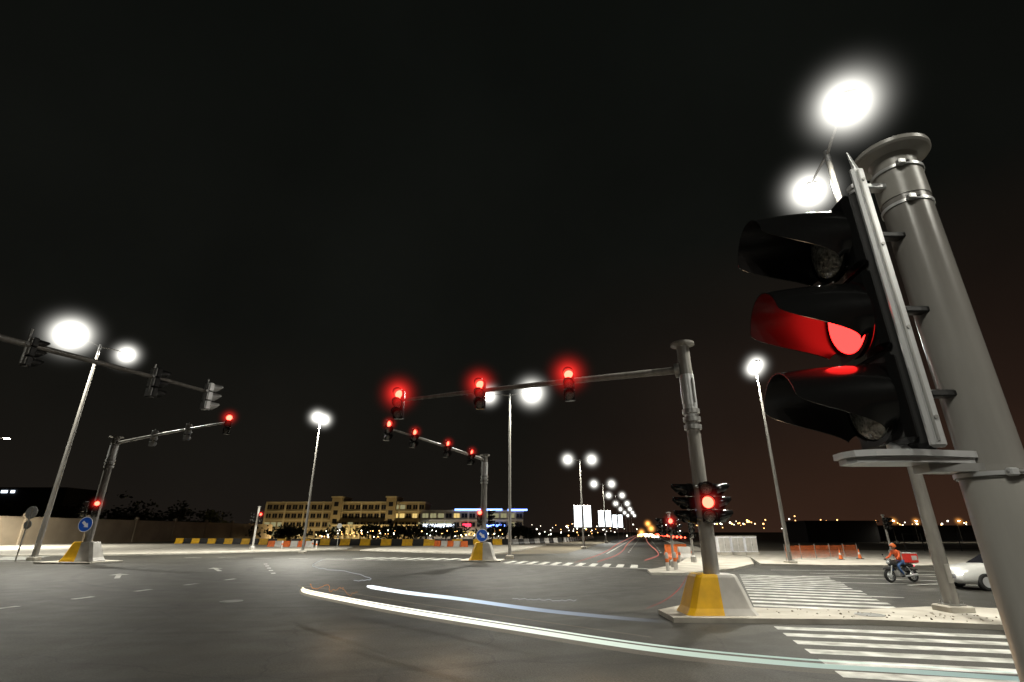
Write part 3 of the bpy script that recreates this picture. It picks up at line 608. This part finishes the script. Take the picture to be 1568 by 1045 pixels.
# ---------------------------------------------------------------- motorcycle and rider
def bike(x,y,rz,s):
    e=empty('delivery_motorcycle',(x,y,.01),rz); e.scale=(s,s,s); g=M(); BM=mat('motorcycle_black',(.05,.05,.05),.25)
    for X in(-.68,.66):
        T=Matrix.Translation((X,0,.31))@Matrix.Rotation(math.pi/2,4,'X')
        g.lathe([(.21,-.06),(.28,-.065),(.31,0),(.28,.065),(.21,.06),(.21,-.06)],RUB,n=28,T=T); g.lathe([(0,-.06),(.1,-.06),(.1,.06),(0,.06)],SILV,n=12,T=T); g.lathe([(.20,-.03),(.215,-.03),(.215,.03),(.20,.03)],SILV,n=24,T=T)
        for k in range(6): a=k*math.pi/3; g.tube((X,0,.31),(X+.21*math.cos(a),0,.31+.21*math.sin(a)),.018,.014,SILV,5)
    for s_ in(-.07,.07): g.tube((-.68,s_,.31),(-.46,s_,.92),.028,.032,SILV,8); g.tube((.66,s_*1.4,.31),(.35,s_*1.4,.72),.02,.02,SILV,8); g.tube((.66,s_*1.4,.31),(.1,s_*1.2,.38),.03,.03,BM,8)
    g.tube((-.45,0,.86),(-.15,0,.40),.04,.04,BM,8); g.tube((-.42,0,.78),(.5,0,.72),.04,.04,BM,8); g.box((-.08,0,.40),(.46,.30,.32),GALV,ch=.06); g.tube((-.12,-.05,.5),(-.16,-.05,.68),.1,.1,GALV,10)
    g.box((.30,0,.58),(.30,.22,.22),BM,ch=.05)
    g.tube((-.1,-.16,.26),(.75,-.19,.36),.03,.06,SILV,10)
    vs,fs=ICO; g.add([Vector((v.x*.30-.20,v.y*.17,v.z*.16+.84)) for v in vs],fs,BM,True)
    g.add([Vector((v.x*.34+.32,v.y*.13,v.z*.07+.84)) for v in vs],fs,BM,True); g.add([Vector((v.x*.22+.62,v.y*.11,v.z*.1+.75)) for v in vs],fs,BM,True)
    g.add([Vector((v.x*.30-.70,v.y*.08,max(v.z,-.1)*.1+.60)) for v in vs],fs,BM,True)
    g.add([Vector((v.x*.14-.50,v.y*.14,v.z*.17+.90)) for v in vs],fs,BM,True)
    g.tube((-.44,-.33,1.02),(-.46,0,.98),.018,.018,BM,8); g.tube((-.44,.33,1.02),(-.46,0,.98),.018,.018,BM,8); g.add([Vector((v.x*.07-.62,v.y*.09,v.z*.09+.90)) for v in vs],fs,SILV,True)
    for q in(-1,1): g.tube((-.45,q*.25,1.02),(-.5,q*.3,1.2),.008,.008,BM,5); g.box((-.5,q*.31,1.24),(.02,.1,.07),BM,ch=.005)
    g.box((.9,0,.56),(.2,.12,.04),BM,rz=0,ch=.01); g.box((.86,0,.74),(.04,.1,.06),REDN)
    g.obj('motorcycle',parent=e)
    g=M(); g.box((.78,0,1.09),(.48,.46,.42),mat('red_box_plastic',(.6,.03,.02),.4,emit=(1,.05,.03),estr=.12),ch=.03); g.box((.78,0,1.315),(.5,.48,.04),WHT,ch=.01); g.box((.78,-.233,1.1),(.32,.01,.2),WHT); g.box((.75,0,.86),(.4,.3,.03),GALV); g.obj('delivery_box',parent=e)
    def skin(name,V,E,mt,root=0,sub=2):
        me=bpy.data.meshes.new(name); me.from_pydata([v[0] for v in V],E,[]); o=bpy.data.objects.new(name,me); COL.objects.link(o); o.parent=e
        md=o.modifiers.new('s','SKIN'); 
        for i,v in enumerate(V): d=me.skin_vertices[0].data[i]; d.radius=(v[1],v[1] if len(v)<3 else v[2]); d.use_root=(i==root)
        md.use_smooth_shade=True; sm=o.modifiers.new('u','SUBSURF'); sm.levels=sub; sm.render_levels=sub; me.materials.append(mt); return o
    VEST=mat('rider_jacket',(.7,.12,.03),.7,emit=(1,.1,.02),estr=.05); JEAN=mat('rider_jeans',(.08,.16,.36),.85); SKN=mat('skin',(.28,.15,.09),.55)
    V=[((.12,0,.93),.15,.12),((.08,0,1.1),.14,.11),((.0,0,1.3),.17,.12),((-.05,0,1.42),.1,.1),((-.07,0,1.5),.055)]
    Ed=[(0,1),(1,2),(2,3),(3,4)]
    for s_ in(-1,1):
        i=len(V); V+=[((-.02,s_*.19,1.38),.065),((-.14,s_*.27,1.17),.05),((-.36,s_*.29,1.07),.038)]; Ed+=[(3,i),(i,i+1),(i+1,i+2)]
    skin('rider_torso',V,Ed,VEST)
    V=[((.14,0,.93),.13,.11)]; Ed=[]
    for s_ in(-1,1):
        i=len(V); V+=[((.1,s_*.1,.92),.1),((-.12,s_*.19,.86),.08),((-.28,s_*.2,.76),.07),((-.16,s_*.2,.52),.055),((-.02,s_*.19,.36),.04)]; Ed+=[(0,i),(i,i+1),(i+1,i+2),(i+2,i+3),(i+3,i+4)]
    skin('rider_trousers',V,Ed,JEAN)
    for s_ in(-1,1):
        skin('rider_shoe',[((.02,s_*.19,.31),.045),((-.08,s_*.19,.28),.045),((-.19,s_*.19,.27),.035)],[(0,1),(1,2)],BLKM,sub=1)
        V=[((-.37,s_*.29,1.065),.028),((-.42,s_*.29,1.05),.032,.022)]; Ed=[(0,1)]
        for k,l in enumerate((.028,.034,.03,.022)):
            i=len(V); yy=s_*(.262+.018*k); V+=[((-.46,yy,1.055),.009),((-.46-l*.5,yy,1.03),.008),((-.455,yy,1.0),.007)]; Ed+=[(1,i),(i,i+1),(i+1,i+2)]
        i=len(V); V+=[((-.41,s_*.25,1.03),.009),((-.435,s_*.245,1.0),.008)]; Ed+=[(1,i),(i,i+1)]
        skin('rider_hand',V,Ed,SKN,sub=1)
    g=M(); vs,fs=ICO
    g.add([Vector((v.x*.10-.10,v.y*.085,v.z*.12+1.60)) for v in vs],fs,SKN,True); g.add([Vector((v.x*.02-.205,v.y*.014,v.z*.02+1.59)) for v in vs],fs,SKN,True)
    for q in(-1,1): g.add([Vector((v.x*.012-.19,v.y*.014+q*.033,v.z*.009+1.61)) for v in vs],fs,BLKM,True)
    g.box((-.192,0,1.545),(.01,.045,.01),mat('lips',(.2,.07,.06)))
    g.add([Vector((v.x*.145-.08,v.y*.125,max(v.z,-.25)*.145+1.64)) for v in vs],fs,ORANGE,True); g.box((-.215,0,1.64),(.03,.17,.05),DKGL,ch=.01)
    g.obj('rider_head',parent=e)
    return e
bike(18.2,25.8,math.radians(12),.95)
